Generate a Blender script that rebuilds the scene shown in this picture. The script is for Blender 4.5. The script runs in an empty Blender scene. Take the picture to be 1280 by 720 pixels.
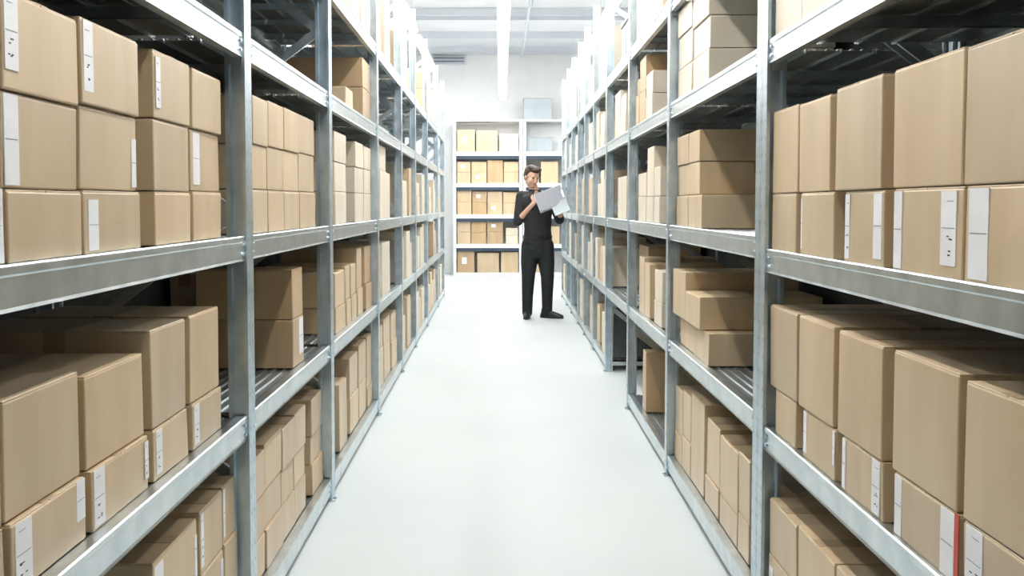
import bpy, bmesh, math, random
from mathutils import Vector, Matrix, Euler
rnd = random.Random(7)
SC = bpy.context.scene
COL = SC.collection

# ------------------------------------------------------------------ materials
def nt(name):
    m = bpy.data.materials.new(name); m.use_nodes = True
    t = m.node_tree; b = t.nodes['Principled BSDF']
    return m, t, b
def plain(name, col, rough=.6, metal=0, spec=.5, emit=None, strength=0):
    m, t, b = nt(name)
    b.inputs['Base Color'].default_value = (*col, 1); b.inputs['Roughness'].default_value = rough
    b.inputs['Metallic'].default_value = metal; b.inputs['Specular IOR Level'].default_value = spec
    if emit: b.inputs['Emission Color'].default_value = (*emit, 1); b.inputs['Emission Strength'].default_value = strength
    return m
def noise_mat(name, c1, c2, scale, rough=(.5, .6), metal=0, stretch=(1, 1, 1), bump=0, detail=4, per_object=0, spec=.5, lo=.35, hi=.65):
    m, t, b = nt(name); N = t.nodes; L = t.links
    tc = N.new('ShaderNodeTexCoord'); mp = N.new('ShaderNodeMapping'); mp.inputs['Scale'].default_value = stretch
    nz = N.new('ShaderNodeTexNoise'); nz.inputs['Scale'].default_value = scale; nz.inputs['Detail'].default_value = detail
    L.new(tc.outputs['Object'], mp.inputs['Vector'])
    src = mp.outputs['Vector']
    oi = N.new('ShaderNodeObjectInfo')
    if per_object:
        ad = N.new('ShaderNodeVectorMath'); ad.operation = 'ADD'
        sc = N.new('ShaderNodeMath'); sc.operation = 'MULTIPLY'; sc.inputs[1].default_value = 37
        L.new(oi.outputs['Random'], sc.inputs[0]); L.new(src, ad.inputs[0]); L.new(sc.outputs[0], ad.inputs[1]); src = ad.outputs[0]
    L.new(src, nz.inputs['Vector'])
    r = N.new('ShaderNodeValToRGB'); r.color_ramp.elements[0].position = lo; r.color_ramp.elements[1].position = hi
    r.color_ramp.elements[0].color = (*c1, 1); r.color_ramp.elements[1].color = (*c2, 1)
    L.new(nz.outputs['Fac'], r.inputs['Fac']); out = r.outputs['Color']
    if per_object:
        hs = N.new('ShaderNodeHueSaturation')
        for sock, a, bb in (('Value', 1 - per_object, 1 + per_object), ('Saturation', 1 - per_object * .8, 1 + per_object * .8)):
            mr = N.new('ShaderNodeMapRange'); mr.inputs['To Min'].default_value = a; mr.inputs['To Max'].default_value = bb
            L.new(oi.outputs['Random'], mr.inputs['Value']); L.new(mr.outputs[0], hs.inputs[sock])
        L.new(out, hs.inputs['Color']); out = hs.outputs['Color']
    L.new(out, b.inputs['Base Color'])
    mr = N.new('ShaderNodeMapRange'); mr.inputs['To Min'].default_value = rough[0]; mr.inputs['To Max'].default_value = rough[1]
    L.new(nz.outputs['Fac'], mr.inputs['Value']); L.new(mr.outputs[0], b.inputs['Roughness'])
    b.inputs['Metallic'].default_value = metal; b.inputs['Specular IOR Level'].default_value = spec
    if bump:
        bp = N.new('ShaderNodeBump'); bp.inputs['Strength'].default_value = bump; bp.inputs['Distance'].default_value = .004
        L.new(nz.outputs['Fac'], bp.inputs['Height']); L.new(bp.outputs[0], b.inputs['Normal'])
    return m
def kraft_mat(name, c1, c2, rough=(.42, .55), var=.06):
    m = noise_mat(name, c1, c2, 9, rough, 0, (1, 1, .18), 0, 5, var, .5)
    t = m.node_tree; N = t.nodes; L = t.links; b = N['Principled BSDF']
    tc = N.new('ShaderNodeTexCoord'); sp = N.new('ShaderNodeSeparateXYZ'); L.new(tc.outputs['Object'], sp.inputs[0])
    ad = N.new('ShaderNodeMath'); ad.operation = 'ADD'; L.new(sp.outputs[0], ad.inputs[0]); L.new(sp.outputs[1], ad.inputs[1])
    mu = N.new('ShaderNodeMath'); mu.operation = 'MULTIPLY'; mu.inputs[1].default_value = 2 * math.pi / .008; L.new(ad.outputs[0], mu.inputs[0])
    sn = N.new('ShaderNodeMath'); sn.operation = 'SINE'; L.new(mu.outputs[0], sn.inputs[0])
    bp = N.new('ShaderNodeBump'); bp.inputs['Strength'].default_value = .03; bp.inputs['Distance'].default_value = .001
    L.new(sn.outputs[0], bp.inputs['Height']); L.new(bp.outputs[0], b.inputs['Normal'])
    b.inputs['Sheen Weight'].default_value = .12; b.inputs['IOR'].default_value = 1.85; b.inputs['Sheen Roughness'].default_value = .35; b.inputs['Sheen Tint'].default_value = (1, .98, .94, 1)
    return m
def galv(name, c1, c2, rough, holes=False):
    m = noise_mat(name, c1, c2, 14, rough, 1, (1, 1, 1), .03, 6, .03, .5, .3, .7)
    if holes:
        # rows of punched keyholes down the face of every upright
        t = m.node_tree; N = t.nodes; L = t.links; b = N['Principled BSDF']
        src = b.inputs['Base Color'].links[0].from_socket
        tc = N.new('ShaderNodeTexCoord'); sp = N.new('ShaderNodeSeparateXYZ'); L.new(tc.outputs['Object'], sp.inputs[0])
        def mth(op, a, v=None):
            n = N.new('ShaderNodeMath'); n.operation = op
            if a is not None: L.new(a, n.inputs[0])
            if v is not None:
                if isinstance(v, (int, float)): n.inputs[1].default_value = v
                else: L.new(v, n.inputs[1])
            return n.outputs[0]
        fz = mth('PINGPONG', sp.outputs[2], .025)
        zz = mth('LESS_THAN', fz, .006)
        ax = mth('ABSOLUTE', mth('SUBTRACT', mth('ABSOLUTE', sp.outputs[1]), .018)); xx = mth('LESS_THAN', ax, .004)
        mk = mth('MULTIPLY', mth('MULTIPLY', zz, xx), mth('LESS_THAN', mth('ABSOLUTE', sp.outputs[0]), .002))
        mx = N.new('ShaderNodeMix'); mx.data_type = 'RGBA'; mx.inputs[7].default_value = (.15, .18, .20, 1)
        L.new(mth('MULTIPLY', mk, .45), mx.inputs[0]); L.new(src, mx.inputs[6]); L.new(mx.outputs[2], b.inputs['Base Color'])
    return m

M = {}
M['kraft'] = kraft_mat('kraft cardboard', (.50, .365, .21), (.585, .445, .275))
M['cream'] = kraft_mat('pale cardboard', (.60, .52, .40), (.68, .60, .47))
M['brown'] = kraft_mat('brown cardboard', (.42, .27, .13), (.50, .34, .175))
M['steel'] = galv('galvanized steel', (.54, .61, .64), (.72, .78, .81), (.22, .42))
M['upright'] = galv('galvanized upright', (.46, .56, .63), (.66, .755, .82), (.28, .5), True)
M['shade_sheet'] = noise_mat('dark sheet for rack shade', (.045, .053, .055), (.065, .073, .076), 4, (.5, .65))  # dark colour stands in for the shade deep inside the racks
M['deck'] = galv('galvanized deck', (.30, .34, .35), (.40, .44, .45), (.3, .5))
M['dark'] = plain('black rubber', (.02, .022, .025), .7)
M['whitepaper'] = noise_mat('white label paper', (.78, .78, .80), (.84, .84, .85), 20, (.4, .5))
M['ink'] = plain('black ink', (.03, .03, .035), .5)
M['faint'] = plain('faint print', (.30, .30, .33), .5)
M['red'] = plain('red tape', (.55, .06, .04), .45)
M['tape'] = plain('brown packing tape', (.44, .32, .19), .3)
M['wall'] = noise_mat('white painted wall', (.70, .715, .72), (.74, .75, .755), 3, (.6, .7))
M['low_bounce_wall'] = noise_mat('wall darkened to cut bounce', (.09, .095, .10), (.12, .125, .13), 3, (.6, .7))  # unseen wall behind the camera, coloured dark to cut bounced light
M['ceil'] = noise_mat('white ceiling sheet', (.66, .68, .70), (.70, .72, .74), 3, (.5, .6))
M['purlin'] = plain('grey white painted steel', (.60, .63, .67), .5)
M['floor'] = noise_mat('pale epoxy floor', (.55, .60, .60), (.61, .655, .655), .8, (.5, .62), 0, (1, 1, 1), .01, 6, 0, .5, .3, .7)
M['whitesteel'] = plain('white powder coated steel', (.86, .87, .88), .35)
M['darkblue'] = plain('dark blue surface', (.03, .05, .08), .45)
M['greyplastic'] = noise_mat('grey plastic', (.30, .345, .37), (.35, .39, .41), 5, (.4, .5))
M['lamp'] = plain('lamp diffuser', (.9, .9, .9), .5, 0, .5, (1, .985, .96), 20)
M['skin'] = noise_mat('skin', (.62, .38, .27), (.68, .43, .31), 12, (.45, .55))
M['hair'] = noise_mat('dark brown hair', (.022, .012, .008), (.05, .026, .015), 60, (.4, .6), 0, (1, 1, .2), .3)
M['shirt'] = noise_mat('black shirt cloth', (.014, .014, .017), (.024, .024, .028), 30, (.8, .9), 0, (1, 1, 1), .3)
M['trouser'] = noise_mat('black trouser cloth', (.010, .012, .014), (.018, .021, .024), 30, (.8, .9), 0, (1, 1, 1), .3)
M['leather'] = plain('black leather', (.012, .012, .014), .4)
M['board'] = plain('grey board', (.46, .47, .52), .5)

# ------------------------------------------------------------------ mesh helpers
def link(o):
    COL.objects.link(o); return o
def obj(name, bm, mats, parent=None, loc=(0, 0, 0), rot=(0, 0, 0), smooth=False):
    me = bpy.data.meshes.new(name); bm.normal_update(); bm.to_mesh(me); bm.free()
    if not isinstance(mats, (list, tuple)): mats = [mats]
    for m in mats: me.materials.append(m)
    if smooth:
        for p in me.polygons: p.use_smooth = True
    o = link(bpy.data.objects.new(name, me)); o.location = loc; o.rotation_euler = rot
    if parent: o.parent = parent
    return o
def tag(o, label, cat, group=None):
    o['label'] = label; o['category'] = cat
    if group: o['group'] = group
    return o
def empty(name, loc=(0, 0, 0), rz=0):
    o = link(bpy.data.objects.new(name, None)); o.location = loc; o.rotation_euler = (0, 0, rz); o.empty_display_size = .1
    return o
def struct(o):
    o['kind'] = 'structure'; return o
def bx(bm, x0, x1, y0, y1, z0, z1, mi=0, bev=0):
    x0, x1 = sorted((x0, x1)); y0, y1 = sorted((y0, y1)); z0, z1 = sorted((z0, z1))
    v = [bm.verts.new(p) for p in ((x0, y0, z0), (x1, y0, z0), (x1, y1, z0), (x0, y1, z0), (x0, y0, z1), (x1, y0, z1), (x1, y1, z1), (x0, y1, z1))]
    fs = [bm.faces.new([v[i] for i in q]) for q in ((3, 2, 1, 0), (4, 5, 6, 7), (0, 1, 5, 4), (1, 2, 6, 5), (2, 3, 7, 6), (3, 0, 4, 7))]
    for f in fs: f.material_index = mi
    if bev:
        es = list({e for f in fs for e in f.edges})
        r = bmesh.ops.bevel(bm, geom=es, offset=bev, segments=1, affect='EDGES', profile=.5)
        for f in r['faces']: f.material_index = mi
    return v
def extr(bm, prof, axis, a, b, mi=0):
    """closed profile extruded along axis 'y' (prof = x,z) or 'z' (prof = x,y) or 'x' (prof = y,z)"""
    def P(p, t):
        return {'y': (p[0], t, p[1]), 'z': (p[0], p[1], t), 'x': (t, p[0], p[1])}[axis]
    A = [bm.verts.new(P(p, a)) for p in prof]; B = [bm.verts.new(P(p, b)) for p in prof]
    n = len(prof); fs = []
    for i in range(n): fs.append(bm.faces.new((A[i], A[(i + 1) % n], B[(i + 1) % n], B[i])))
    fs.append(bm.faces.new(A[::-1])); fs.append(bm.faces.new(B))
    for f in fs: f.material_index = mi
    bmesh.ops.recalc_face_normals(bm, faces=fs)
def bar(bm, p, q, w, t, mi=0):
    """flat bar from p to q"""
    p = Vector(p); q = Vector(q); d = (q - p); L = d.length; d.normalize()
    up = Vector((0, 1, 0)) if abs(d.y) < .9 else Vector((0, 0, 1))
    s = d.cross(up).normalized(); u = s.cross(d).normalized()
    v = []
    for k in (p, q):
        for a, b in ((-1, -1), (1, -1), (1, 1), (-1, 1)): v.append(bm.verts.new(k + s * a * w / 2 + u * b * t / 2))
    fs = [bm.faces.new([v[i] for i in f]) for f in ((3, 2, 1, 0), (4, 5, 6, 7), (0, 1, 5, 4), (1, 2, 6, 5), (2, 3, 7, 6), (3, 0, 4, 7))]
    for f in fs: f.material_index = mi
    bmesh.ops.recalc_face_normals(bm, faces=fs)
def cyl(bm, p, q, r0, r1=None, n=12, mi=0):
    r1 = r0 if r1 is None else r1
    p = Vector(p); q = Vector(q); d = (q - p).normalized()
    a = d.orthogonal().normalized(); b = d.cross(a)
    A, B = [], []
    for i in range(n):
        t = 2 * math.pi * i / n; w = a * math.cos(t) + b * math.sin(t)
        A.append(bm.verts.new(p + w * r0)); B.append(bm.verts.new(q + w * r1))
    fs = [bm.faces.new((A[i], A[(i + 1) % n], B[(i + 1) % n], B[i])) for i in range(n)]
    fs += [bm.faces.new(A[::-1]), bm.faces.new(B)]
    for f in fs: f.material_index = mi
    bmesh.ops.recalc_face_normals(bm, faces=fs)

# ------------------------------------------------------------------ rack runs
# a run's own frame: local y along the aisle, local x = distance out of the aisle (mirrored by s)
AL, KL, AR, KR = .71, .0075, .76, .008
RUN = {'L': (-AL, KL, -1), 'R': (AR, -KR, 1)}          # x at y=0, yaw, mirror sign
def run_matrix(side):
    x0, k, s = RUN[side]
    return Matrix.Translation((x0, 0, 0)) @ Matrix.Rotation(math.atan(k), 4, 'Z')
DEPTH = .62
PD = .058; PWS = {-1: .07, 1: .055}           # upright: width along the run, depth
BH = .068
TOPZ = 3.07

def upright_bm(s, w0, front, h):
    bm = bmesh.new()
    a, b = (w0, w0 + PD) if front else (w0 + PD, w0)
    t = .003; hw = PWS[s] / 2; lip = .012; sg = 1 if b > a else -1
    g = .014; q0, q1 = a + sg * .010, b - sg * .012          # rolled channel down each flank
    prof = [(a, -hw), (a, hw), (q0, hw), (q0 + sg * .003, hw - g), (q1 - sg * .003, hw - g), (q1, hw), (b, hw), (b, hw - lip), (b - sg * t, hw - lip), (b - sg * t, hw - g - t), (a + sg * t, hw - g - t),
            (a + sg * t, -hw + g + t), (b - sg * t, -hw + g + t), (b - sg * t, -hw + lip), (b, -hw + lip), (b, -hw), (q1, -hw), (q1 - sg * .003, -hw + g), (q0 + sg * .003, -hw + g), (q0, -hw)]
    extr(bm, [(s * x, y) for x, y in prof], 'z', .006, h)
    return bm
def foot_bm(s, w0):
    bm = bmesh.new()
    bx(bm, s * (w0 - .012), s * (w0 + PD + .012), -PWS[s] / 2, PWS[s] / 2, 0, .006, 0, .002)
    cyl(bm, (s * (w0 - .004), 0, .006), (s * (w0 - .004), 0, .014), .006, .006, 6)
    return bm
def beam_bm(s, front, y0, y1, ztop):
    """stepped beam with a rolled top and bottom lip, plus hooked end plates"""
    bm = bmesh.new()
    w = .004 if front else DEPTH - .004; d = 1 if front else -1
    z = ztop; H = BH
    prof = [(w + d * .012, z), (w + d * .010, z + .003), (w + d * .003, z + .003), (w, z), (w, z - .012), (w + d * .004, z - .016), (w + d * .004, z - H + .006), (w + d * .002, z - H),
            (w + d * .028, z - H), (w + d * .028, z - H + .003), (w + d * .008, z - H + .003), (w + d * .008, z - .014), (w + d * .034, z - .014), (w + d * .034, z)]
    extr(bm, [(s * x, q) for x, q in prof], 'y', y0, y1)
    for ye, sg in ((y0, 1), (y1, -1)):
        bx(bm, s * (w + d * .009), s * (w + d * .040), ye, ye + sg * .004, z - H - .02, z - .003)
        for zz in (z - .022, z - .048):
            cyl(bm, (s * (w + d * .004), ye + sg * .022, zz), (s * (w - d * .002), ye + sg * .022, zz), .006, .005, 8)
    return bm
def deck_bm(s, y0, y1, z):
    """ribbed steel planks lying along the run on cross supports"""
    bm = bmesh.new()
    n = 5; a, b = .038, DEPTH - .038; pw = (b - a) / n
    zt = z - .001
    for i in range(n):
        p0 = a + i * pw + .003; p1 = a + (i + 1) * pw - .003
        r = (p1 - p0)
        prof = [(p0, zt - .014), (p0, zt)]
        for k in range(3):
            c = p0 + r * (k + .5) / 3
            prof += [(c - .014, zt), (c - .010, zt - .005), (c + .010, zt - .005), (c + .014, zt)]
        prof += [(p1, zt), (p1, zt - .014), (p1 - .002, zt - .014), (p1 - .002, zt - .007), (p0 + .002, zt - .007), (p0 + .002, zt - .014)]
        extr(bm, [(s * x, q) for x, q in prof], 'y', y0 + .006, y1 - .006)
    return bm
def support_bm(s, y, z):
    bm = bmesh.new()
    prof = [(y - .018, z - .016), (y + .018, z - .016), (y + .018, z - .042), (y + .014, z - .042), (y + .014, z - .020), (y - .014, z - .020), (y - .014, z - .042), (y - .018, z - .042)]
    extr(bm, prof, 'x', s * .036, s * (DEPTH - .036))
    return bm
def frame_brace_bm(s, h):
    bm = bmesh.new()
    nodes = []; z = .106; k = 0
    while z < h - .1:
        nodes.append(((DEPTH - .05, .05)[k % 2], z)); z += .39; k += 1
    for (a, za), (b, zb) in zip(nodes, nodes[1:]):
        bar(bm, (s * a, 0, za), (s * b, 0, zb), .036, .010)
    bar(bm, (s * .03, 0, .06), (s * (DEPTH - .03), 0, .06), .03, .010)
    return bm

def build_run(side, name, label, posts, levels, skip=(), h=TOPZ, off=0.0, shade_backs=None, shade_panels=()):
    x0, k, s = RUN[side]
    root = empty(name, (x0 - k * 0, 0, 0), math.atan(k)); tag(root, label, 'shelving')
    y_first = posts[0]
    root.location = (x0 + (-k) * y_first, y_first, 0)
    for i, y in enumerate(posts):
        yl = y - y_first
        for front in (True, False):
            w0 = off if front else DEPTH - PD
            u = obj('upright', upright_bm(s, w0, front, h), M['upright'], root, (0, yl, 0))
            obj('foot_plate', foot_bm(s, w0), M['steel'], u)
        obj('frame_brace', frame_brace_bm(s, h), M['steel'], root, (0, yl, 0))
    for i in range(len(posts) - 1):
        a = posts[i] - y_first + PWS[s] / 2 + .001; b = posts[i + 1] - y_first - PWS[s] / 2 - .001
        for j, z in enumerate(levels):
            if (i, j) in skip: continue
            obj('shelf_beam', beam_bm(s, True, a, b, z), M['steel'], root)
            obj('shelf_beam', beam_bm(s, False, a, b, z), M['steel'], root)
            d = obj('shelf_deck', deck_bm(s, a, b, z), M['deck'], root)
            if shade_backs and i in shade_backs and j < len(levels) - 1:
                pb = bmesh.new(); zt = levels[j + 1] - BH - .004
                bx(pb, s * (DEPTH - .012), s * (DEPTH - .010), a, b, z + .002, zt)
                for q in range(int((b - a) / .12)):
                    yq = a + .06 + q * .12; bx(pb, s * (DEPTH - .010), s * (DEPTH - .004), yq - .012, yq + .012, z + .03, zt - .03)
                obj('back_or_shade_panel', pb, M['shade_sheet'], root)  # added dark sheet, puts shade behind the boxes
            n = 2 if b - a < 1.45 else 3
            for q in range(n):
                obj('cross_support', support_bm(s, a + (b - a) * (q + 1) / (n + 1), z), M['steel'], d)
    for i, z0, z1 in shade_panels:
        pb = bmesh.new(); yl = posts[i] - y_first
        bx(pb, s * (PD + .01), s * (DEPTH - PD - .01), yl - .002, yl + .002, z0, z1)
        obj('shade_panel', pb, M['shade_sheet'], root)  # added dark sheet standing for shade in the open bottom bay
    return root

# ------------------------------------------------------------------ cartons
crnd = random.Random(3)
def carton_bm(wx, wy, h, bev=.003, jit=.0015, seam='x'):
    """closed corrugated box: body, two top flaps meeting in a seam"""
    bm = bmesh.new()
    v = bx(bm, -wx / 2, wx / 2, -wy / 2, wy / 2, 0, h - .004)
    for q in v:
        q.co.x += crnd.uniform(-jit, jit) * (1 if q.co.x < 0 else -1) * .5
        q.co.y += crnd.uniform(-jit, jit) * (1 if q.co.y < 0 else -1) * .5
    if bev: bmesh.ops.bevel(bm, geom=list(bm.edges), offset=bev, segments=2, affect='EDGES', profile=.5)
    e = .0015
    if seam == 'x':
        bx(bm, -wx / 2 + e, -.0015, -wy / 2 + e, wy / 2 - e, h - .005, h - .001, 0, .0008)
        bx(bm, .0015, wx / 2 - e, -wy / 2 + e, wy / 2 - e, h - .005, h - .001, 0, .0008)
    else:
        bx(bm, -wx / 2 + e, wx / 2 - e, -wy / 2 + e, -.0015, h - .005, h - .001, 0, .0008)
        bx(bm, -wx / 2 + e, wx / 2 - e, .0015, wy / 2 - e, h - .005, h - .001, 0, .0008)
    return bm
ORD = ['first', 'second', 'third', 'fourth', 'fifth', 'sixth', 'seventh', 'eighth', 'ninth', 'tenth', 'eleventh', 'twelfth']
SHELF = {1: 'lowest', 2: 'second', 3: 'third', 4: 'fourth', 5: 'top'}
NCART = [0]
def rec_place(side, u, w):
    """run frame (u = world depth along the aisle, w = distance into the shelf) -> world"""
    x0, k, s = RUN[side]
    return Vector((x0 - k * u + s * w, u, 0))
HIDDEN = set([2, 3, 16, 17, 28, 29, 30, 31, 51, 135, 136, 138, 140, 141, 142, 202, 203, 211, 212, 216, 222, 223, 227, 228, 233, 234, 237, 238, 239, 240, 241, 242, 244, 245, 259, 262, 263, 265, 267, 271, 273, 274, 275, 277, 279, 283, 284, 286, 287, 288, 291, 293, 294, 295, 296, 298, 301, 309, 310, 311, 315, 316, 319, 321, 328, 329, 331, 334])     # places whose carton the photograph shows nothing of
REG = []
def carton(side, u0, u1, w0, depth, z, h, look, where, mat='kraft', strips=(), near=True, group=None, tape=True):
    global crnd
    NCART[0] += 1; crnd = random.Random(NCART[0] * 31)
    if NCART[0] in HIDDEN: return None
    x0, k, s = RUN[side]
    um = (u0 + u1) / 2; wy = u1 - u0
    c = rec_place(side, um, w0 + depth / 2)
    far = not near
    bm = carton_bm(depth, wy, h, .003 if near else .004, .003 if near else 0, 'x' if NCART[0] % 2 else 'y')
    o = obj('cardboard_box', bm, M[mat], None, (c.x, c.y, z + .0005), (0, 0, math.atan(k) + crnd.uniform(-.004, .004)))
    REG.append((o, look, um, z) + tuple(where)); tag(o, look, 'box', group)
    if near and tape:
        t = bmesh.new(); wv = .024; q = .0012
        ax = NCART[0] % 2
        hd = min(.05, h * .35)
        if ax:   # seam parallel to y (flaps meet at x = 0): tape runs along y, folding over both ends
            bx(t, -wv, wv, -wy / 2 - q, wy / 2 + q, h - .001, h)
            for sg in (-1, 1): bx(t, -wv, wv, sg * (wy / 2), sg * (wy / 2 + q), h - hd, h)
        else:
            bx(t, -depth / 2 + .002, depth / 2 - .002, -wv, wv, h - .001, h)
        obj('packing_tape', t, M['tape'], o)
    for st in strips:
        t0, t1, a, b = st[:4]; kind = st[4] if len(st) > 4 else 'paper'
        f = -s * depth / 2; fo = -s * .0016
        ya, yb = -wy / 2 + t0 * wy, -wy / 2 + t1 * wy
        za, zb = h * a, h * b
        t = bmesh.new()
        bx(t, f, f + fo, ya, yb, za, zb, 0)
        if kind == 'paper' and near:
            fi = f + fo; e = fi - s * .0004; L = yb - ya; H = zb - za
            bx(t, fi, e, ya + L * .08, ya + L * .92, za + H * .50, za + H * .512, 2)
            if crnd.random() < .5:
                for zc in (.16, .36):
                    for _ in range(3):
                        y_ = ya + L * crnd.uniform(.2, .6); z_ = za + H * (zc + crnd.uniform(-.03, .03))
                        bx(t, fi, e, y_, y_ + L * .14, z_, z_ + H * .018, 1)
                bx(t, fi, e, ya + L * .2, ya + L * .6, za + H * .86, za + H * .872, 2)
        if kind == 'red': obj('red_tape', t, M['red'], o)
        else: obj('paper_label', t, [M['whitepaper'], M['ink'], M['faint']], o)
    return o

BAYN = {'L': ['nearest', 'second', 'third', 'fourth', 'fifth', 'sixth', 'seventh', 'farthest'],
        'R': [None, 'first', 'second', 'third', 'fourth', 'fifth', 'sixth', 'seventh', 'eighth', 'ninth', 'tenth']}
def where_txt(side, bay, lev, ci, ri, nrows, behind=False):
    return (side, bay, lev, ci, behind)
def label_all():
    """name each carton by its place, counted among the cartons really standing on that shelf"""
    shelves = {}
    for r in REG: shelves.setdefault((r[4], r[5], r[6], r[8]), {}).setdefault(r[7], []).append(r)
    for (side, bay, lev, behind), columns in shelves.items():
        for k, ci in enumerate(sorted(columns, key=lambda c: min(q[2] for q in columns[c]))):
            col = sorted(columns[ci], key=lambda q: q[3]); n = len(col)
            for ri, q in enumerate(col):
                lay = '' if n == 1 else {0: 'bottom layer, ', n - 1: 'top layer, '}.get(ri, 'middle layer, ')
                b = 'near right rack' if side == 'N' else (BAYN['L'][bay] + ' left bay' if side == 'L' else BAYN['R'][bay] + ' far right bay')
                c = ORD[k] + (' at the back' if behind else ' from near end')
                q[0]['label'] = '%s cardboard box, %s, %s%s shelf, %s' % (q[1], c, lay, SHELF[lev], b)
def group_txt(side, lev):
    return 'boxes on the %s shelf of the %s rack' % (SHELF[lev], {'L': 'left', 'R': 'far right', 'N': 'near right'}[side])

LV = {'L': [.10, .69, 1.21, 1.79, 2.28], 'R': [.10, .66, 1.205, 1.78, 2.28], 'N': [.10, .64, 1.17, 1.785, 2.28]}
def stack(side, bay, lev, ci, u0, u1, tops, rec=None, depth=.42, mats=None, near=True, strips=None, looks=None, behind=False):
    """one column of cartons; tops = heights above the shelf of each carton's top"""
    z = LV[side][lev - 1]; s = 'L' if side == 'L' else 'R'; z0 = 0; n = len(tops)
    if side == 'N': u0 *= .97; u1 *= .97; rec = .018
    if rec is None: rec = .04
    for r, t in enumerate(tops):
        m = (mats[r] if isinstance(mats, (list, tuple)) else mats) or 'kraft'
        st = (strips or {}).get(r, ())
        look = {'kraft': 'light brown', 'cream': 'pale cream', 'brown': 'darker brown'}[m]
        if any(len(q) > 4 for q in st): look = 'red taped'
        elif len(st) == 1: look = 'white labelled'
        elif len(st) > 1: look = 'twice labelled'
        j = rnd.uniform(-.003, .003) if near else 0
        carton(s, u0, u1, rec + j + (0.004 if r % 2 else 0), depth, z + z0, t - z0 - .0015, look, where_txt(side, bay, lev, ci, r, n, behind), m, st, near, group_txt(side, lev))
        z0 = t

# ---- measured columns: (u_near, u_far, [tops], options)
TOP, FULL = 1, 1
def cols(side, bay, lev, lst, **kw):
    for i, c in enumerate(lst):
        o = dict(kw); 
        if len(c) > 3: o.update(c[3])
        stack(side, bay, lev, i, c[0], c[1], c[2], **o)

# left rack, nearest bay
cols('L', 0, 3, [
    (1.20, 1.404, [.119, .272, .425], dict(strips={0: ((.55, .98, .02, .98),)})),
    (1.412, 1.667, [.117, .269, .424], dict(strips={1: ((.03, .20, .03, .97),), 2: ((.02, .18, .2, .98),)})),
    (1.676, 1.943, [.120, .276, .434], dict(strips={0: ((.06, .22, .05, .85),), 1: ((.90, .99, .05, .7),), 2: ((.03, .18, .15, .97),)})),
    (2.036, 2.273, [.123, .284, .436], dict(strips={2: ((.04, .16, .15, .9),)})),
    (2.294, 2.531, [.127, .283, .434], dict(strips={1: ((.08, .3, .1, .95),)}))])
stack('L', 0, 3, 0, 2.30, 2.62, [.138, .285], .47, .12, behind=True)
cols('L', 0, 2, [
    (1.20, 1.390, [.117, .29], {}),
    (1.402, 1.662, [.117, .31], dict(strips={0: ((.04, .24, .05, .95), (.86, .99, .35, .98))})),
    (1.686, 1.965, [.117, .295], dict(strips={0: ((.03, .2, .05, .98), (.92, .99, .2, .9))})),
    (2.000, 2.225, [.117, .338], dict(strips={0: ((.06, .22, .1, .95),)})),
    (2.262, 2.500, [.117, .338], dict(strips={0: ((.04, .2, .1, .95),)}))])
stack('L', 0, 2, 0, 2.30, 2.62, [.13, .30], .47, .12, behind=True)
cols('L', 0, 1, [
    (1.30, 1.63, [.35], {}),
    (1.640, 1.974, [.36], dict(strips={0: ((.75, .99, .3, .98),)})),
    (1.985, 2.282, [.416], dict(strips={0: ((.02, .2, .3, .97), (.93, .99, .3, .9))})),
    (2.313, 2.504, [.253, .419], dict(strips={1: ((.03, .15, .1, .95),), 0: ((.88, .99, .1, .9),)})),
    (2.512, 2.632, [.261, .421], dict(strips={1: ((.02, .16, .1, .95),)}))])
# left rack, second bay
cols('L', 1, 3, [
    (2.87, 3.060, [.142, .283, .436], {}), (3.068, 3.292, [.142, .288, .441], {}),
    (3.300, 3.556, [.143, .290, .443], {}), (3.564, 3.86, [.145, .296, .445], {})])
cols('L', 1, 2, [(3.42, 3.606, [.185, .372], dict(mats='brown', depth=.36, strips={0: ((.55, .95, .2, .95),)}))])
stack('L', 1, 2, 0, 3.70, 3.86, [.19], .14, .30, behind=True)
stack('L', 1, 2, 1, 3.66, 3.9, [.17, .34], .46, .12, behind=True)
cols('L', 1, 1, [
    (2.795, 2.972, [.133, .268, .408], {}), (2.980, 3.214, [.134, .266, .418], {}),
    (3.222, 3.424, [.131, .258, .410], {}), (3.432, 3.625, [.134, .255, .414], {}), (3.755, 3.985, [.130, .247, .401], {})], mats='kraft')
# left rack, third bay
cols('L', 2, 4, [(4.686, 4.92, [.116], dict(depth=.3)), (5.30, 5.62, [.19, .36], dict(depth=.52, mats='brown'))])
cols('L', 2, 3, [(4.362, 4.693, [.158, .300, .446], dict(mats='cream')), (4.989, 5.295, [.160, .301, .440], dict(mats='cream')),
                 (5.328, 5.620, [.160, .302, .436], dict(mats='cream'))])
cols('L', 2, 2, [(4.335, 4.614, [.124, .292], {}), (4.665, 4.795, [.13, .301], {}), (4.823, 4.99, [.136, .301], {}), (5.052, 5.236, [.149, .373], {}),
                 (5.36, 5.62, [.15, .37], dict(mats='brown'))])
cols('L', 2, 1, [(4.43, 4.647, [.33], {}), (4.773, 5.054, [.195, .40], {}), (5.087, 5.36, [.202, .42], {}), (5.42, 5.62, [.118, .422], {})])
# left rack, fourth bay
cols('L', 3, 3, [(6.08, 6.44, [.33, .494], dict(mats='cream')), (6.50, 6.80, [.326], dict(mats='cream', rec=.06))])
cols('L', 3, 2, [(5.98, 6.06, [.36], {}), (6.139, 6.60, [.359], dict(mats='cream'))])
cols('L', 3, 1, [(5.95, 6.18, [.25, .40], {}), (6.244, 6.60, [.243, .42], {}), (6.70, 7.05, [.196, .405], {})])
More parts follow.
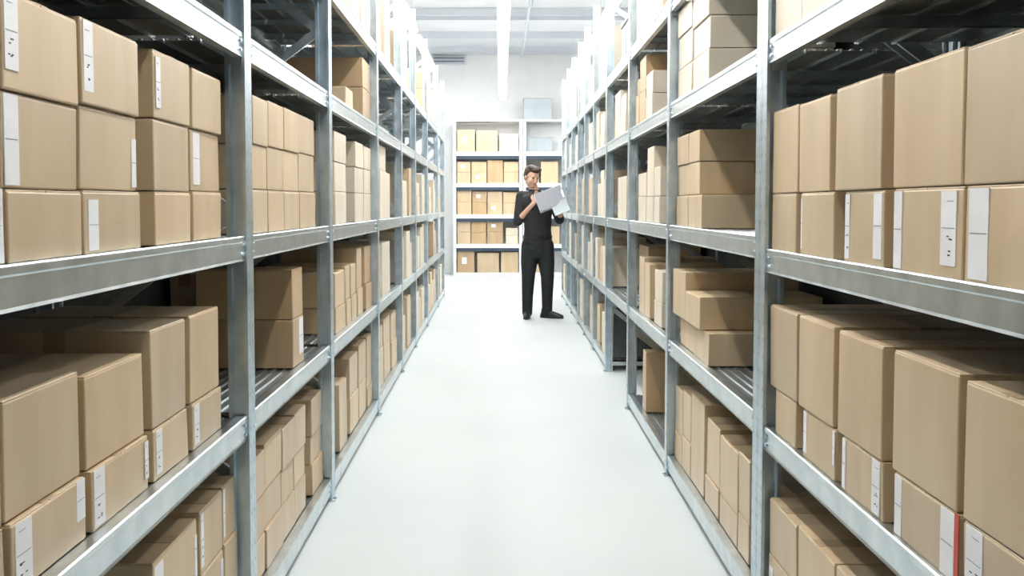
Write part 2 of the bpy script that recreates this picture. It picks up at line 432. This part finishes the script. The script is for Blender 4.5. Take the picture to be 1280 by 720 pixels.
# near right rack
cols('N', 0, 3, [
    (2.561, 2.795, [.165], {}), (2.265, 2.519, [.165], dict(strips={0: ((.95, .99, .1, .9),)})),
    (1.965, 2.20, [.165], dict(strips={0: ((.05, .24, .1, .95), (.85, .97, .05, .95))})),
    (1.622, 1.914, [.165], dict(strips={0: ((.08, .28, .14, .95), (.86, .99, .03, .97))})),
    (1.33, 1.612, [.165], dict(strips={0: ((.72, .95, .04, .97),)}))])
def upper(side, bay, lev, base, lst):
    z = LV[side][lev - 1]; s = 'L' if side == 'L' else 'R'
    for i, (u0, u1, t) in enumerate(lst):
        carton(s, u0 * .97, u1 * .97, .016 + rnd.uniform(0, .004), .46, z + base, t - base - .0015, 'tall light brown', where_txt(side, bay, lev, i, 1, 2), 'kraft', (), True, group_txt(side, lev))
upper('N', 0, 3, .165, [(2.560, 2.797, .405), (2.300, 2.545, .401), (1.980, 2.255, .406), (1.635, 1.924, .404), (1.33, 1.623, .400)])
cols('N', 0, 2, [
    (2.548, 2.742, [.128], {}), (2.236, 2.479, [.128], dict(strips={0: ((.87, .98, .1, .95), (.0, .06, .3, .95))})),
    (1.942, 2.179, [.128], dict(strips={0: ((.06, .24, .06, .97), (.90, .99, .05, .97))})),
    (1.609, 1.883, [.128], dict(strips={0: ((.05, .24, .03, .97), (.86, .98, .03, .97), (-.012, .045, .0, 1.0, 'red'))})),
    (1.33, 1.589, [.128], dict(strips={0: ((.74, .96, .05, .97),)}))])
upper('N', 0, 2, .128, [(2.540, 2.797, .370), (2.246, 2.511, .372), (1.948, 2.212, .370), (1.616, 1.894, .372), (1.33, 1.594, .366)])
cols('N', 0, 1, [(2.525, 2.78, [.17, .337], dict(strips={0: ((.8, .95, .1, .8),)})), (2.229, 2.508, [.17, .346], {}), (1.947, 2.214, [.17, .350], {}), (1.62, 1.93, [.17, .350], {})])
cols('N', 0, 4, [(2.546, 2.79, [.2, .40], {}), (2.28, 2.53, [.2, .40], {}), (2.0, 2.26, [.2, .4], {})], mats='cream')
# far right rack, first bay
cols('R', 1, 4, [(3.708, 4.02, [.151, .282, .425], dict(depth=.5)), (4.04, 4.35, [.151, .30, .425], dict(depth=.5))], mats='cream')
cols('R', 1, 3, [(3.80, 4.08, [.142], dict(depth=.5)), (4.09, 4.36, [.142, .282, .416], dict(depth=.5))])
carton('R', 3.865, 4.085, .042, .5, LV['R'][2] + .142, .1385, 'light brown', where_txt('R', 1, 3, 0, 1, 3), 'kraft', (), True, group_txt('R', 3))
carton('R', 3.862, 4.085, .040, .5, LV['R'][2] + .282, .1325, 'light brown', where_txt('R', 1, 3, 0, 2, 3), 'kraft', (), True, group_txt('R', 3))
cols('R', 1, 2, [(3.634, 3.93, [.132], dict(depth=.5)), (3.94, 4.26, [.132], dict(depth=.5))])
carton('R', 3.73, 4.03, .02, .5, LV['R'][1] + .1325, .135, 'flat brown', where_txt('R', 1, 2, 0, 1, 2), 'kraft', (), True, group_txt('R', 2))
carton('R', 4.04, 4.34, .02, .5, LV['R'][1] + .1325, .212, 'deep brown', where_txt('R', 1, 2, 1, 1, 2), 'kraft', (), True, group_txt('R', 2))
cols('R', 1, 1, [
    (3.015, 3.155, [.137, .353], {}), (3.169, 3.432, [.115, .340], {}), (3.462, 3.686, [.116, .349], {}),
    (3.724, 3.985, [.387], {}), (3.999, 4.182, [.15, .360], {}), (4.19, 4.36, [.13, .345], {})])
# far right rack, second bay
cols('R', 2, 4, [(5.158, 5.383, [.15, .276], dict(mats='cream')), (5.403, 5.633, [.2, .40], dict(mats='brown')), (5.66, 5.78, [.2, .3], {})])
cols('R', 2, 3, [(4.884, 5.072, [.146, .307], {}), (5.103, 5.339, [.148, .427], {}), (5.367, 5.663, [.151, .29], {})], mats='cream')
cols('R', 2, 2, [(4.78, 5.018, [.13, .294], dict(mats='cream')), (5.164, 5.36, [.312], {}), (5.378, 5.574, [.335], {})])
cols('R', 2, 1, [(5.291, 5.416, [.353], {})], mats='brown')
# far right rack, third bay
cols('R', 3, 4, [(6.308, 6.60, [.15, .291], {}), (6.64, 6.95, [.15, .35], {})], mats='cream')
cols('R', 3, 3, [(6.25, 6.742, [.30], dict(mats='cream'))])
cols('R', 3, 2, [(6.3, 6.75, [.36], dict(mats='brown', rec=.2, depth=.36))])

POSTS_L = [.95, 2.677, 4.024, 5.666, 7.143, 8.403, 9.89, 11.75, 13.2]
POSTS_N = [1.05, 2.748]
POSTS_R = [2.805, 4.395, 5.841, 7.184, 8.27, 9.23, 10.08, 11.104, 12.019, 13.1]
# the distant bays: narrow cartons in ones and twos with empty places between
def fill(side, bay, lev, a, b, occ, hmin=.26, hmax=.44, mats=('cream', 'kraft', 'cream'), two=.15, wmin=.22, wmax=.40):
    u = a + .06; i = 0
    while u < b - .26:
        w = rnd.uniform(wmin, wmax); w = min(w, b - .05 - u)
        if rnd.random() < occ:
            h = rnd.uniform(hmin, hmax); m = rnd.choice(mats)
            tops = [h * rnd.uniform(.4, .6), h] if rnd.random() < two else [h]
            stack(side, bay, lev, i, u, u + w - .012, tops, rnd.uniform(.018, .04), rnd.uniform(.32, .46), m, False); i += 1
        u += w + (.02 if rnd.random() < .75 else .12)
for bay in (4, 5, 6, 7):
    a, b = POSTS_L[bay], POSTS_L[bay + 1]
    for lev in (1, 2, 3):
        fill('L', bay, lev, a, b, .9)
for bay in (4, 5, 6, 7, 8, 9):
    a, b = POSTS_R[bay - 1], POSTS_R[bay]
    for lev in (1, 2, 3, 4):
        fill('R', bay, lev, a, b, .9 if lev in (2, 3) else .65)
for bay in (2, 3, 4, 5, 6, 7):
    fill('L', bay, 5, POSTS_L[bay], POSTS_L[bay + 1], .8, .35, .62, ('cream', 'cream', 'kraft'), .3, .2, .4)
fill('R', 2, 5, POSTS_R[1], POSTS_R[2], .9, .3, .5, ('kraft', 'cream'), .3)
cols('R', 4, 5, [(7.3, 7.75, [.44], {}), (7.78, 8.15, [.49], {})], mats='cream', near=False, depth=.5)
for bay in (5, 6): fill('R', bay, 5, POSTS_R[bay - 1], POSTS_R[bay], .8, .2, .36)
cols('R', 8, 5, [(11.2, 11.4, [.45], dict(mats='brown')), (11.5, 11.62, [.42], {}), (11.75, 11.85, [.5], dict(mats='cream'))], near=False)
fill('R', 9, 5, POSTS_R[8], POSTS_R[9], .6, .2, .4)

label_all()
build_run('L', 'shelving_rack', 'long galvanized steel shelving run along the left side of the aisle', POSTS_L, LV['L'], shade_backs=(0, 1, 2, 3, 4, 5))
build_run('R', 'shelving_rack', 'galvanized steel shelving bay nearest on the right, its shelves full of large boxes', POSTS_N, LV['N'], shade_backs=(0,))
build_run('R', 'shelving_rack', 'long galvanized shelving run on the right, beyond the near bay, one bottom bay open', POSTS_R, LV['R'], skip={(2, 0)}, shade_panels=[(3, .11, .585)], shade_backs=(0, 1, 2, 3, 4, 5))

# grey plastic crate on the top shelf of the far right run
def crate(loc, wx, wy, h, rz, label):
    root = empty('plastic_crate', loc, rz); tag(root, label, 'crate')
    bm = bmesh.new(); t = .004
    bx(bm, -wx / 2, wx / 2, -wy / 2, wy / 2, 0, t)
    for sg in (-1, 1):
        bx(bm, sg * wx / 2, sg * (wx / 2 - t), -wy / 2, wy / 2, t, h)
        bx(bm, -wx / 2 + t, wx / 2 - t, sg * wy / 2, sg * (wy / 2 - t), t, h)
        for q in range(4):
            y = -wy / 2 + wy * (q + .5) / 4
            bx(bm, sg * wx / 2, sg * (wx / 2 + .004), y - .006, y + .006, .02, h - .03)
    obj('body', bm, M['greyplastic'], root)
    bm = bmesh.new()
    for sg in (-1, 1):
        bx(bm, sg * (wx / 2 + .012), sg * (wx / 2 - t), -wy / 2 - .012, wy / 2 + .012, h - .018, h, 0, .003)
        bx(bm, -wx / 2, wx / 2, sg * (wy / 2 + .012), sg * (wy / 2 - t), h - .018, h, 0, .003)
    obj('rim', bm, M['greyplastic'], root)
    return root
p = rec_place('R', 6.45, .30)
crate((p.x, p.y, 2.281), .46, .62, .32, -.008, 'grey plastic crate on top shelf of the far right rack')

# ------------------------------------------------------------------ back shelving (white unit against the end wall)
BY = 17.0
def back_unit(x0, x1, levels, label, top):
    root = empty('white_shelving_unit', ((x0 + x1) / 2, BY, 0)); tag(root, label, 'shelving')
    w = (x1 - x0) / 2; D = .5
    for sx in (-1, 1):
        for yy in (0, D - .05):
            bm = bmesh.new(); bx(bm, sx * w, sx * (w - .055), yy, yy + .05, 0, top, 0, .003); obj('post', bm, M['whitesteel'], root)
        bm = bmesh.new(); bx(bm, sx * (w - .02), sx * (w - .026), .05, D - .05, .05, top - .02); obj('side_panel', bm, M['whitesteel'], root)
    for z in levels:
        bm = bmesh.new()
        bx(bm, -w + .056, w - .056, .004, .03, z - .075, z, 0, .003)
        bx(bm, -w + .056, w - .056, .03, D - .005, z - .02, z - .002)
        s_ = obj('shelf_board', bm, M['whitesteel'], root)
        bm = bmesh.new(); bx(bm, -w + .056, w - .056, .012, .06, z - .135, z - .076, 0, .002); obj('shelf_beam', bm, M['darkblue'], s_)  # dark blue strip just below the shelf's front edge
    bm = bmesh.new(); bx(bm, -w, w, 0, D, top, top + .03, 0, .003); obj('top_panel', bm, M['whitesteel'], root)
    bm = bmesh.new(); bx(bm, -w + .03, w - .03, D - .004, D, .05, top - .01); obj('back_or_shade_panel', bm, M['whitesteel'], root)
    return root
SX = BY / 1150.
def bxx(px): return (px - 626) * SX
bz = [1.3 + (257 - y) * SX for y in (341, 305, 268, 229, 190)]
back_unit(bxx(566.5), bxx(652.7), [bz[0]] + bz[1:], 'white shelving unit against the end wall, full of tan boxes', 1.3 + (257 - 152) * SX)
back_unit(bxx(653.6), bxx(712), [bz[0]] + bz[1:], 'white shelving unit behind the person, its top compartment nearly empty', 1.3 + (257 - 152) * SX)
rows = [
    (0, [(571, 593, 27, 'brown'), (596, 624, 25, 'kraft'), (626, 648.5, 26, 'kraft')]),
    (1, [(571, 588.5, 29, 'kraft'), (588.8, 608, 28, 'brown'), (608.4, 629, 29, 'brown'), (632, 648, 20, 'cream')]),
    (2, [(571, 589.5, 30, 'kraft'), (590, 608.6, 29, 'brown'), (609, 628, 29, 'kraft'), (628.5, 648.5, 28, 'kraft')]),
    (3, [(571, 588.5, 27, 'kraft'), (589, 608.6, 27, 'kraft'), (609, 629, 29, 'brown'), (629.5, 648.5, 27, 'kraft')]),
    (4, [(571, 594, 28, 'kraft'), (595, 622, 27, 'kraft'), (624, 648.5, 23, 'cream')])]
for lev, lst in rows:
    for i, (a, b, hp, m) in enumerate(lst):
        wx = (b - a) * SX; h = hp * SX
        split = lev in (1, 2, 3) and (lev, i) != (3, 2)
        hs = [h * .52, h * .48] if split else [h]; z = bz[lev]
        for r, hh in enumerate(hs):
            d = .38; bm = carton_bm(wx - .01, d, hh - .002, .004, 0)
            o = obj('cardboard_box', bm, M[m], None, ((bxx(a) + bxx(b)) / 2, BY + .07 + d / 2, z + .0005))
            tag(o, '%s cardboard box, %s from left%s, %s shelf of the end wall unit' % ({'brown': 'orange tan', 'kraft': 'tan', 'cream': 'pale'}[m], ORD[i], ('' if not split else (', lower' if r == 0 else ', upper')), SHELF[lev + 1]), 'box', 'boxes on the end wall unit')
            if (lev + i + r) % 4 == 0:
                bm = bmesh.new(); bx(bm, -wx * .22, wx * .05, -d / 2, -d / 2 - .002, hh * .4, hh * .7); obj('paper_label', bm, M['whitepaper'], o)
            z += hh
for lev, lst in ((3, [(659, 674, 20, 'cream'), (676, 698, 27, 'kraft')]), (2, [(676, 700, 12, 'cream')]), (0, [(658, 676, 22, 'kraft')]), (1, [(676, 700, 22, 'kraft')])):
    for i, (a, b, hp, m) in enumerate(lst):
        wx = (b - a) * SX; hh = hp * SX; d = .38
        o = obj('cardboard_box', carton_bm(wx - .01, d, hh, .004, 0), M[m], None, ((bxx(a) + bxx(b)) / 2, BY + .07 + d / 2, bz[lev] + .0005))
        tag(o, '%s cardboard box, %s from left, %s shelf of unit behind the person' % ({'kraft': 'tan', 'cream': 'pale'}[m], ORD[i], SHELF[lev + 1]), 'box', 'boxes on the end wall unit')
crate((bxx(673), BY + .27, bz[4] + .0005), .52, .36, .28, 0, 'grey plastic crate inside top compartment of right end wall unit')
crate((bxx(672), BY + .25, 1.3 + (257 - 152) * SX + .031), .50, .40, .40, 0, 'pale grey crate standing on top of the end wall unit')

# ------------------------------------------------------------------ room
XL, XR, Y0, Y1, ZC = -1.75, 1.95, -4.5, 17.62, 4.25
bm = bmesh.new(); bx(bm, XL, XR, Y0, Y1, -.1, 0); struct(obj('floor', bm, M['floor']))
bm = bmesh.new(); bx(bm, XL, XR, Y0, Y1, ZC, ZC + .1); struct(obj('ceiling', bm, M['ceil']))
for nm, a in (('wall_left', (XL - .1, XL, Y0, Y1)), ('wall_right', (XR, XR + .1, Y0, Y1)), ('wall_back', (XL - .1, XR + .1, Y1, Y1 + .1)), ('wall_front', (XL - .1, XR + .1, Y0 - .1, Y0))):
    bm = bmesh.new(); bx(bm, *a, -.1, ZC + .1); struct(obj(nm, bm, M['low_bounce_wall'] if nm == 'wall_front' else M['wall']))
# ceiling purlins across the hall
for k, y in enumerate([-.5, 1.8, 4.1, 6.4, 8.7, 11, 13.9, 14.25, 15.8, 17.25]):
    bm = bmesh.new()
    prof = [(y - .04, ZC), (y + .04, ZC), (y + .04, ZC - .01), (y + .005, ZC - .01), (y + .005, ZC - .10), (y + .02, ZC - .10), (y + .02, ZC - .11), (y - .02, ZC - .11), (y - .02, ZC - .10), (y - .005, ZC - .10), (y - .005, ZC - .01), (y - .04, ZC - .01)]
    extr(bm, prof, 'x', XL, XR); struct(obj('trim_%d' % (k + 1), bm, M['purlin']))
bm = bmesh.new(); bx(bm, XL, XR, Y1 - .03, Y1, ZC - .09, ZC - .03); struct(obj('trim_20', bm, M['purlin']))
bm = bmesh.new(); cyl(bm, (.43, 0, ZC - .14), (.40, Y1 - .02, ZC - .14), .016)
for y in (2.1, 4.4, 6.7, 9.0, 11.3, 13, 15, 16.6): bx(bm, .39, .45, y - .02, y + .02, ZC - .16, ZC)
tag(obj('conduit_pipe', bm, M['purlin']), 'thin grey conduit pipe under ceiling, right of the strip lamp', 'pipe')
# slotted grey unit high on the end wall
g = empty('air_grille', (-.98, Y1, ZC - .19)); tag(g, 'small grey slotted air grille high on end wall, left of lamp', 'vent')
bm = bmesh.new(); bx(bm, -.32, .32, -.05, 0, -.09, .09, 0, .004); obj('housing', bm, M['purlin'], g)
for q in range(5):
    bm = bmesh.new(); bx(bm, -.29, .29, -.062, -.051, -.07 + q * .032, -.055 + q * .032); obj('slat', bm, M['darkblue'] if q % 2 else M['board'], g)

# suspended strip lamps: one continuous line above the aisle, one above each rack
def strip(x, y0, y1, z, label, group):
    root = empty('strip_lamp', (x, (y0 + y1) / 2, z)); tag(root, label, 'lamp', group); L = (y1 - y0) / 2
    bm = bmesh.new(); extr(bm, [(-.055, .0), (-.07, .03), (-.03, .075), (.03, .075), (.07, .03), (.055, .0)], 'y', -L, L); obj('housing', bm, M['whitesteel'], root)
    bm = bmesh.new(); extr(bm, [(-.054, .001), (.054, .001), (.045, -.02), (.02, -.034), (-.02, -.034), (-.045, -.02)], 'y', -L + .01, L - .01); obj('diffuser', bm, M['lamp'], root)
    for yy in (-L + .3, L - .3):
        bm = bmesh.new(); cyl(bm, (0, yy, .07), (0, yy, ZC - z), .003, .003, 6); obj('suspension_wire', bm, M['purlin'], root)
names = ['overhead, nearest camera', 'second from camera', 'third from camera', 'over the person', 'just beyond the person', 'nearest the end wall']
ys = [.2, 3.3, 6.4, 9.5, 12.6, 15.7]
for i, y in enumerate(ys):
    strip(.03, y, y + (3.05 if i < 5 else 1.1), 3.25, 'white strip lamp hanging over the aisle, ' + names[i], 'strip lamps over the aisle')
for sx, sn in ((-1.2, 'left'), (1.35, 'right')):
    for i, y in enumerate([2.6, 6.2, 9.8, 13.4]):
        strip(sx, y, y + 3.0, 3.7, 'white strip lamp over the %s rack, %s' % (sn, ['nearest camera', 'second one', 'third one', 'nearest the end wall'][i]), 'strip lamps over the racks')

# ------------------------------------------------------------------ person
def ball(bm, c, r, n=12):
    mt = Matrix.Translation(c) @ Matrix.Diagonal((*(r if isinstance(r, (tuple, list)) else (r, r, r)), 1))
    bmesh.ops.create_uvsphere(bm, u_segments=n, v_segments=max(6, n * 2 // 3), radius=1, matrix=mt)
def limb(bm, pts, rad, n=14):
    for (p, q, a, b) in zip(pts, pts[1:], rad, rad[1:]):
        cyl(bm, p, q, a, b, n)
    for p, a in zip(pts, rad): ball(bm, p, a * .995, n)
def loft(bm, rings, n=24):
    """rings: (cx, cy, z, rx, ry, yaw)"""
    R = []
    for cx, cy, z, rx, ry, yw in rings:
        vs = []
        for i in range(n):
            t = 2 * math.pi * i / n; c, s_ = math.cos(t), math.sin(t)
            x = rx * math.copysign(abs(c) ** .85, c); y = ry * math.copysign(abs(s_) ** .85, s_)
            vs.append(bm.verts.new((cx + x * math.cos(yw) - y * math.sin(yw), cy + x * math.sin(yw) + y * math.cos(yw), z)))
        R.append(vs)
    for A, B in zip(R, R[1:]):
        for i in range(n): bm.faces.new((A[i], A[(i + 1) % n], B[(i + 1) % n], B[i]))
    bm.faces.new(R[0][::-1]); bm.faces.new(R[-1])
def remesh(o, v, sm=6):
    m = o.modifiers.new('r', 'REMESH'); m.mode = 'VOXEL'; m.voxel_size = v; m.use_smooth_shade = True
    if sm:
        s_ = o.modifiers.new('s', 'SMOOTH'); s_.factor = .5; s_.iterations = sm
    return o
PX, PY = .425, 10.6
YAW = .35
HEADC = Vector((-.07, -.05, 1.625))
def headmat(): return Matrix.Translation(HEADC) @ Euler((.32, .06, .55)).to_matrix().to_4x4()
HM = headmat()
def H_(p): return HM @ Vector(p)
RS, RE, RW = (-.185, .03, 1.405), (-.225, -.03, 1.125), (-.055, -.17, 1.325)     # arm whose hand is at the chin
LS, LE, LW = (.155, -.03, 1.405), (.245, -.10, 1.145), (.245, -.29, 1.245)        # arm holding the clipboard
bm = bmesh.new()
# trunk under the clothes
loft(bm, [(0, 0, .86, .13, .09, YAW), (0, 0, .95, .145, .10, YAW), (0, 0, 1.08, .125, .085, YAW), (-.005, 0, 1.22, .14, .095, YAW), (-.012, 0, 1.34, .15, .095, YAW), (-.02, 0, 1.42, .11, .075, YAW), (-.03, -.005, 1.47, .058, .058, YAW)])
limb(bm, [(-.03, 0, 1.42), (-.045, -.02, 1.50), H_((0, .02, -.05))], [.058, .054, .056])
# legs
limb(bm, [(-.085, 0, .90), (-.105, -.02, .50), (-.118, .03, .09)], [.078, .052, .032])
limb(bm, [(.085, 0, .90), (.112, -.03, .50), (.115, .03, .09)], [.078, .052, .032])
limb(bm, [(-.118, .03, .06), (-.128, -.06, .03)], [.030, .018]); limb(bm, [(.115, .03, .06), (.195, -.01, .03)], [.030, .018])
# arms
limb(bm, [RS, RE, RW], [.046, .038, .025]); limb(bm, [LS, LE, LW], [.046, .038, .025])
# head: skull, jaw, chin, nose, brow, ears, lips
def hball(p, r, yaw=0):
    m4 = HM @ Matrix.Translation(p) @ Matrix.Diagonal((*r, 1))
    bmesh.ops.create_uvsphere(bm, u_segments=20, v_segments=14, radius=1, matrix=m4)
hball((0, .012, .035), (.074, .092, .080)); hball((0, -.022, -.025), (.060, .066, .078)); hball((0, -.058, -.088), (.030, .026, .022))
hball((0, -.088, -.012), (.011, .016, .026)); hball((0, -.098, -.028), (.015, .014, .011))
hball((-.028, -.074, .022), (.026, .014, .010)); hball((.028, -.074, .022), (.026, .014, .010))
hball((0, -.080, -.056), (.023, .010, .009)); hball((-.036, -.058, -.024), (.022, .022, .022)); hball((.036, -.058, -.024), (.022, .022, .022))
hball((-.076, .012, -.008), (.009, .018, .030)); hball((.076, .012, -.008), (.009, .018, .030))
# hands
def hand(wrist, fwd, palm_n, curl, thumb_side, s_=1.0):
    f = Vector(fwd).normalized(); n = Vector(palm_n); n = (n - f * n.dot(f)).normalized(); sd = f.cross(n).normalized() * thumb_side
    w = Vector(wrist)
    m4 = Matrix((( sd.x, f.x, n.x, 0), (sd.y, f.y, n.y, 0), (sd.z, f.z, n.z, 0), (0, 0, 0, 1)))
    m4 = Matrix.Translation(w + f * .048) @ m4 @ Matrix.Diagonal((.040, .052, .015, 1))
    bmesh.ops.create_uvsphere(bm, u_segments=16, v_segments=10, radius=1, matrix=m4)
    for i, (off, ln) in enumerate(((.030, .070), (.010, .080), (-.010, .075), (-.029, .058))):
        p = w + f * .082 + sd * off; d = f; pts = [p]; a = curl * (1 + .1 * i)
        for k, fr in enumerate((.45, .32, .23)):
            d = (Matrix.Rotation(a * (.5 if k == 0 else 1), 3, sd * (-1 if thumb_side > 0 else 1)) @ d).normalized()
            pts.append(pts[-1] + d * ln * fr)
        limb(bm, pts, [.0092, .0088, .0082, .0074], 8)
    p = w + f * .030 + sd * .030
    limb(bm, [p, p + (sd * .7 + f * .7 + n * .2).normalized() * .036, p + (sd * .7 + f * .7 + n * .2).normalized() * .036 + (f * .95 + n * .3).normalized() * .028], [.012, .0105, .0085], 8)
hand(RW, (.045, -.0, .10), (.3, 1, -.1), .45, 1)
hand(LW, (-.035, -.035, .085), (-.2, .9, -.2), .4, 1)
body = remesh(obj('person', bm, M['skin'], None, (PX, PY, 0)), .0055, 3)
tag(body, 'person in black shirt and black trousers, hand at chin, holding a grey clipboard', 'person')
# hair
bm = bmesh.new()
def hb(p, r):
    m4 = HM @ Matrix.Translation(p) @ Matrix.Diagonal((*r, 1)); bmesh.ops.create_uvsphere(bm, u_segments=20, v_segments=14, radius=1, matrix=m4)
hb((0, .030, .055), (.083, .090, .080)); hb((0, .055, .015), (.077, .062, .075)); hb((0, -.035, .092), (.062, .050, .036)); hb((.03, -.03, .105), (.05, .05, .028))
hb((-.03, .0, .112), (.04, .06, .026)); hb((0, .07, -.03), (.055, .04, .045)); hb((-.074, .02, .03), (.010, .03, .035)); hb((.074, .02, .03), (.010, .03, .035))
remesh(obj('hair', bm, M['hair'], body), .005, 2)
bm = bmesh.new()
for sx in (-1, 1): hb((sx * .028, -.086, .028), (.020, .006, .004))
obj('eyebrow', bm, M['hair'], body)
bm = bmesh.new()
for sx in (-1, 1): hb((sx * .028, -.0795, .006), (.012, .008, .007))
obj('eye', bm, [plain('dark eye', (.03, .02, .018), .2)], body)
bm = bmesh.new(); hb((0, -.0885, -.056), (.022, .005, .006)); obj('mouth', bm, [plain('lips', (.42, .17, .14), .5)], body)
# shirt with rolled sleeves
bm = bmesh.new()
loft(bm, [(0, 0, .86, .172, .122, YAW), (0, 0, .93, .168, .12, YAW), (0, 0, 1.02, .158, .112, YAW), (0, 0, 1.12, .163, .116, YAW), (-.005, 0, 1.24, .176, .122, YAW), (-.012, 0, 1.34, .182, .118, YAW), (-.018, 0, 1.405, .168, .10, YAW), (-.024, 0, 1.44, .105, .08, YAW), (-.032, -.005, 1.468, .072, .07, YAW)])
limb(bm, [(-.12, .015, 1.39), RS, RE, tuple(Vector(RE).lerp(Vector(RW), .12))], [.075, .068, .058, .050])
limb(bm, [(.10, -.015, 1.39), LS, LE, tuple(Vector(LE).lerp(Vector(LW), .30))], [.075, .068, .058, .046])
sh = remesh(obj('shirt', bm, M['shirt'], body), .008, 4)
bm = bmesh.new(); bmesh.ops.create_cone(bm, cap_ends=False, segments=24, radius1=.074, radius2=.064, depth=.035, matrix=Matrix.Translation((-.036, -.01, 1.475)) @ Euler((.2, 0, .3)).to_matrix().to_4x4())
c_ = obj('collar', bm, M['shirt'], sh); so = c_.modifiers.new('t', 'SOLIDIFY'); so.thickness = .005
# trousers
bm = bmesh.new()
loft(bm, [(0, 0, .70, .145, .115, YAW * .5), (0, 0, .80, .165, .128, YAW), (0, 0, .90, .162, .12, YAW), (0, 0, .955, .155, .112, YAW)])
limb(bm, [(-.082, 0, .84), (-.098, -.01, .66), (-.108, -.02, .48), (-.116, .015, .25), (-.118, .03, .06)], [.108, .098, .078, .066, .060])
limb(bm, [(.082, 0, .84), (.098, -.01, .66), (.112, -.025, .48), (.112, .01, .25), (.113, .03, .06)], [.108, .098, .078, .066, .060])
tr = remesh(obj('trousers', bm, M['trouser'], body), .008, 4)
bm = bmesh.new(); loft(bm, [(0, 0, .925, .172, .125, YAW), (0, 0, .955, .172, .125, YAW)]); obj('belt', bm, M['leather'], body)
def shoe(p, ang):
    bm = bmesh.new()
    loft(bm, [(0, -.055, .0, .042, .145, 0), (0, -.055, .022, .043, .146, 0), (0, -.052, .040, .040, .138, 0), (0, -.03, .058, .036, .108, 0), (0, .012, .085, .036, .060, 0), (0, .02, .11, .038, .05, 0)])
    return obj('shoe', bm, M['leather'], body, p, (0, 0, ang), True)
shoe((-.118, .03, 0), -.10); shoe((.115, .025, 0), 1.15)
# clipboard with papers, held in the raised hand
cb = empty('clipboard', (PX + .125, PY - .40, 1.375))
ly = Vector((.93, -.05, .37)).normalized(); lx = Vector((.25, -.3, -.9)); lx = (lx - ly * lx.dot(ly)).normalized(); lz = lx.cross(ly)
cb.rotation_euler = Matrix((lx, ly, lz)).transposed().to_euler()
tag(cb, 'grey clipboard with loose sheets held up by the person in black', 'clipboard')
bm = bmesh.new(); bx(bm, -.115, .115, -.16, .16, -.002, .002, 0, .001); obj('board', bm, M['board'], cb)
bm = bmesh.new(); bx(bm, -.04, .04, .135, .158, .002, .012, 0, .002); obj('clip', bm, M['steel'], cb)
bm = bmesh.new()
n = 8; A = []
for i in range(n + 1):
    t = i / n; y = .15 - .30 * t; z = .004 + .03 * t * t
    A.append([bm.verts.new((x, y, z + .01 * abs(x))) for x in (-.105, 0, .105)])
for a, b in zip(A, A[1:]):
    for i in range(2): bm.faces.new((a[i], a[i + 1], b[i + 1], b[i]))
pp = obj('paper_sheet', bm, plain('grey white paper', (.30, .31, .35), .7), cb); q = pp.modifiers.new('t', 'SOLIDIFY'); q.thickness = .0008
bm = bmesh.new()
A = []
for i in range(n + 1):
    t = i / n; x = .06 + .16 * t; z = .006 + .05 * t * t
    A.append([bm.verts.new((x, y, z)) for y in (-.02, .07, .155)])
for a, b in zip(A, A[1:]):
    for i in range(2): bm.faces.new((a[i], a[i + 1], b[i + 1], b[i]))
pp = obj('paper_sheet', bm, plain('pale paper', (.40, .45, .47), .7), cb); q = pp.modifiers.new('t', 'SOLIDIFY'); q.thickness = .0008

# ------------------------------------------------------------------ world, camera
w = bpy.data.worlds.new('World'); SC.world = w; w.use_nodes = True
w.node_tree.nodes['Background'].inputs[0].default_value = (1, 1, 1, 1); w.node_tree.nodes['Background'].inputs[1].default_value = .5
F = 1150.; T = math.atan(.045); CX = 626.; HY = 257.; CY = HY + F * math.tan(T)
cam = bpy.data.cameras.new('Camera'); co = link(bpy.data.objects.new('Camera', cam))
co.location = (0, 0, 1.3); co.rotation_euler = (math.pi / 2 - T, 0, 0)
cam.sensor_width = 36; cam.lens = F / 1280 * 36; cam.sensor_fit = 'HORIZONTAL'
cam.shift_x = (640 - CX) / 1280; cam.shift_y = (CY - 360) / 1280
cam.clip_start = .05
SC.camera = co
vs = SC.view_settings; vs.view_transform = 'Standard'; vs.look = 'None'; vs.gamma = 1; vs.use_curve_mapping = False; vs.exposure = 1.2
